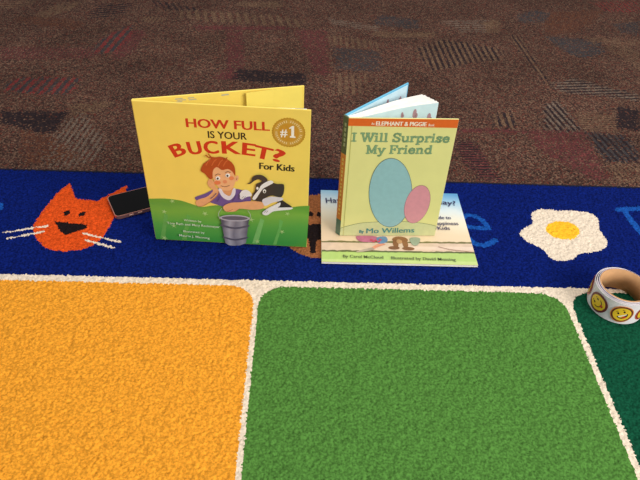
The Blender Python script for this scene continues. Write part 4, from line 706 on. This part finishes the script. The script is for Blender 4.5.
put_text(T, 'Book', S['book'][0], S['book'][1], 4.4, yy, CRM, .012)
print_build(T, 'band_lettering', fc)['label'] = 'cream lettering on the orange band'
T = MB(); TEAL = ink((64, 142, 140)); yy = y-.0001
put_text(T, 'By', (34.5, 6.5), (43, 6.8), 7, yy, TEAL, .004, strike=.3)
m_ = S['mo']; put_text(T, 'Mo Willems', (m_[0][0], m_[0][1]+2), (m_[1][0], m_[1][1]), 11, yy, TEAL, 0, strike=.3)
print_build(T, 'credit_lettering', fc)['label'] = 'teal lettering'

# ================================================================== telephone behind the yellow book
PH_ROSE = mat('rose_metal_case', (214, 150, 130), .3, .05, 80, metal=.75)
PH_BLK = mat('black_glass', (6, 5, 5), .12, .1, 60, spec=.1)
PH_EDGE = mat('pale_bezel_edge', (226, 190, 172), .35, .04, 80)
ph = empty('smartphone', (-.3365, .8546, RUG+.0008), (0, 0, math.radians(27.6)))
tag(ph, 'rose gold smartphone with a black screen lying on the rug behind the yellow book', 'phone')
def rr2(x0, x1, y0, y1, r, n=7):
    out = []
    for cx, cy, a0 in ((x1-r, y1-r, 0), (x0+r, y1-r, 90), (x0+r, y0+r, 180), (x1-r, y0+r, 270)):
        for k in range(n+1):
            a = math.radians(a0+90*k/n); out.append((cx+r*math.cos(a), cy+r*math.sin(a)))
    return out
mb = MB(); mb.prism(rr2(0, .138, 0, .067, .0085), 0, .0070, PH_ROSE); mb.build('body', ph, .0016)
mb = MB(); mb.prism(rr2(.0014, .1366, .0014, .0656, .0074), .0068, .0074, PH_BLK); mb.build('screen', ph, .0002)['label'] = 'black glass screen'
mb = MB(); mb.prism(rr2(.024, .032, -.0006, .0005, .0004), .0028, .0044, PH_EDGE); mb.build('side_button', ph)
mb = MB(); mb.prism(rr2(.040, .048, -.0006, .0005, .0004), .0028, .0044, PH_EDGE); mb.build('side_button', ph)
mb = MB(); mb.prism(rr2(-.0006, .0005, .026, .041, .0004), .0022, .0048, ink((60, 40, 36))); mb.build('charging_port', ph)

# ================================================================== roll of smiley stickers
CARD = mat('brown_cardboard', (196, 150, 104), .8, .06, 90)
BACKING = mat('white_backing_paper', (244, 238, 240), .45, .02, 60)
VIO = mat('violet_layer_edge', (150, 120, 160), .6, .1, 60)
CXR, CYR, RR, HR = .5045, .6765, .0430, .0420
roll = empty('sticker_roll', (CXR, CYR, RUG+.0008), (0, 0, 0))
tag(roll, 'roll of round yellow smiley face stickers standing on the dark green rug square', 'sticker roll')
def tube(name, cx, cy, r0, r1, z0, z1, m, parent, n=72, m_in=None):
    mb = MB(); P = []
    for k in range(n):
        a = 2*math.pi*k/n; c_, s_ = math.cos(a), math.sin(a)
        P.append([mb.bm.verts.new((cx+r*c_, cy+r*s_, z)) for r, z in ((r1, z0), (r1, z1), (r0, z1), (r0, z0))])
    for k in range(n):
        A_, B_ = P[k], P[(k+1) % n]
        for j in range(4):
            f = mb.bm.faces.new((A_[j], B_[j], B_[(j+1) % 4], A_[(j+1) % 4]))
            f.material_index = mb.mi(m_in if (m_in and j == 2) else m); f.smooth = j in (0, 2)
    return mb.build(name, parent)
tube('core', .0040, .0032, .0352, .0368, .0006, HR-.0006, CARD, roll)['label'] = 'brown cardboard core'
# backing strip wound loosely round the core
mb = MB(); n = 72; turns = 3.0; prev = None; N = int(n*turns)
for k in range(N+1):
    t = k/N; a = math.radians(-14)+2*math.pi*turns*(1-t)*-1
    e_ = t**1.2
    r = .0374+(RR-.0374)*e_; cx, cy = .0040*(1-e_), .0032*(1-e_)
    z1 = HR-.0012*(1-t)*(k % 2 == 9)
    c_, s_ = math.cos(a), math.sin(a)
    ring_ = [mb.bm.verts.new((cx+rr_*c_, cy+rr_*s_, z)) for rr_, z in ((r, 0), (r, z1), (r-.0005, z1), (r-.0005, 0))]
    if prev:
        for j in range(4):
            f = mb.bm.faces.new((prev[j], ring_[j], ring_[(j+1) % 4], prev[(j+1) % 4]))
            f.material_index = mb.mi(BACKING if (j != 2 or t > .7) else VIO)
    prev = ring_
mb.build('backing_strip', roll)
RIMS = [((112, 36, 44), (112, 36, 44), 'open'), ((232, 150, 70), (104, 36, 40), 'grin'), ((226, 96, 60), (130, 40, 40), 'smile'), ((112, 36, 44), (112, 36, 44), 'smile'),
        ((232, 150, 70), (104, 36, 40), 'open'), ((226, 96, 60), (130, 40, 40), 'grin')]
YL = (250, 206, 50)
def sticker(ang, zc, rim, rim2, face, rot, rad=.0172):
    mb = MB()
    def P(u, v, off):
        cu, su = math.cos(rot), math.sin(rot)
        x, z = u*cu-v*su, u*su+v*cu
        a = ang+x/RR; r = RR+off
        return (r*math.cos(a), r*math.sin(a), zc+z)
    def disc(u0, v0, rx, ry, off, c, n=28, rings=5):
        prev = None
        for j in range(rings+1):
            f_ = j/rings
            cur = [mb.bm.verts.new(P(u0+rx*f_*math.cos(2*math.pi*k/n), v0+ry*f_*math.sin(2*math.pi*k/n), off)) for k in range(n)] if j else None
            if j == 1:
                c0 = mb.bm.verts.new(P(u0, v0, off))
                for k in range(n): mb.bm.faces.new((c0, cur[k], cur[(k+1) % n])).material_index = mb.mi(ink(c))
            elif j > 1:
                for k in range(n): mb.bm.faces.new((prev[k], cur[k], cur[(k+1) % n], prev[(k+1) % n])).material_index = mb.mi(ink(c))
            prev = cur
    def poly(pts, off, c): mb.face([P(u, v, off) for u, v in pts], ink(c))
    def line(pts, wd, off, c):
        for (x0, y0), (x1, y1) in zip(pts[:-1], pts[1:]):
            dx, dy = x1-x0, y1-y0; l = math.hypot(dx, dy); nx, ny = -dy/l*wd/2, dx/l*wd/2
            poly([(x0-nx, y0-ny), (x1-nx, y1-ny), (x1+nx, y1+ny), (x0+nx, y0+ny)], off, c)
    disc(0, 0, rad, rad, .0002, rim); disc(0, 0, rad*.92, rad*.92, .0003, rim2); disc(0, 0, rad*.78, rad*.78, .0004, YL)
    K = (40, 22, 20)
    for sgn in (-1, 1):
        disc(sgn*.0045, .0042, .0013, .0022, .0006, K, 12, 1)
        line([(sgn*.0045-.0016, .0078), (sgn*.0045, .0088), (sgn*.0045+.0016, .0078)], .0007, .0006, K)
    if face == 'grin':
        pts = [(.0080*math.cos(t), -.0012-.0078*math.sin(t)) for t in np.linspace(0, math.pi, 14)]
        poly(pts, .0006, K)
        poly([(-.0066, -.0016), (.0066, -.0016), (.0058, -.0034), (-.0058, -.0034)], .0008, (250, 248, 244))
        disc(.0008, -.0066, .0034, .0018, .0009, (214, 60, 50), 14, 2)
    elif face == 'open':
        line([(.0074*math.cos(t), -.0004-.0066*math.sin(t)) for t in np.linspace(0.1, math.pi-.1, 12)], .0014, .0006, K)
        disc(.0016, -.0078, .0024, .0026, .0007, (200, 60, 50), 14, 2)
        line([(-.0082, .0004), (-.0066, -.0012)], .0008, .0006, K); line([(.0082, .0004), (.0066, -.0012)], .0008, .0006, K)
    else:
        line([(.0076*math.cos(t), -.0004-.0068*math.sin(t)) for t in np.linspace(0.1, math.pi-.1, 12)], .0014, .0006, K)
    mb.bm.normal_update()
    for f in mb.bm.faces:
        if f.normal.dot(f.calc_center_median()-Vector((0, 0, f.calc_center_median().z))) < 0: f.normal_flip()
    return mb.build('sticker', roll, recalc=False)
first = math.atan2(.659-CYR, .4652-CXR)
rots = [1.15, .55, .1, -.4, .3, .8]
for k in range(6):
    rim, rim2, face = RIMS[k]
    o = sticker(first+k*(.92 if k < 3 else 1.06), .0215, rim, rim2, face, rots[k])
    o['label'] = ['smiley with a dark red rim and curved mouth', 'laughing smiley with an orange rim and tongue', 'smiley with a red rim'][k % 3]
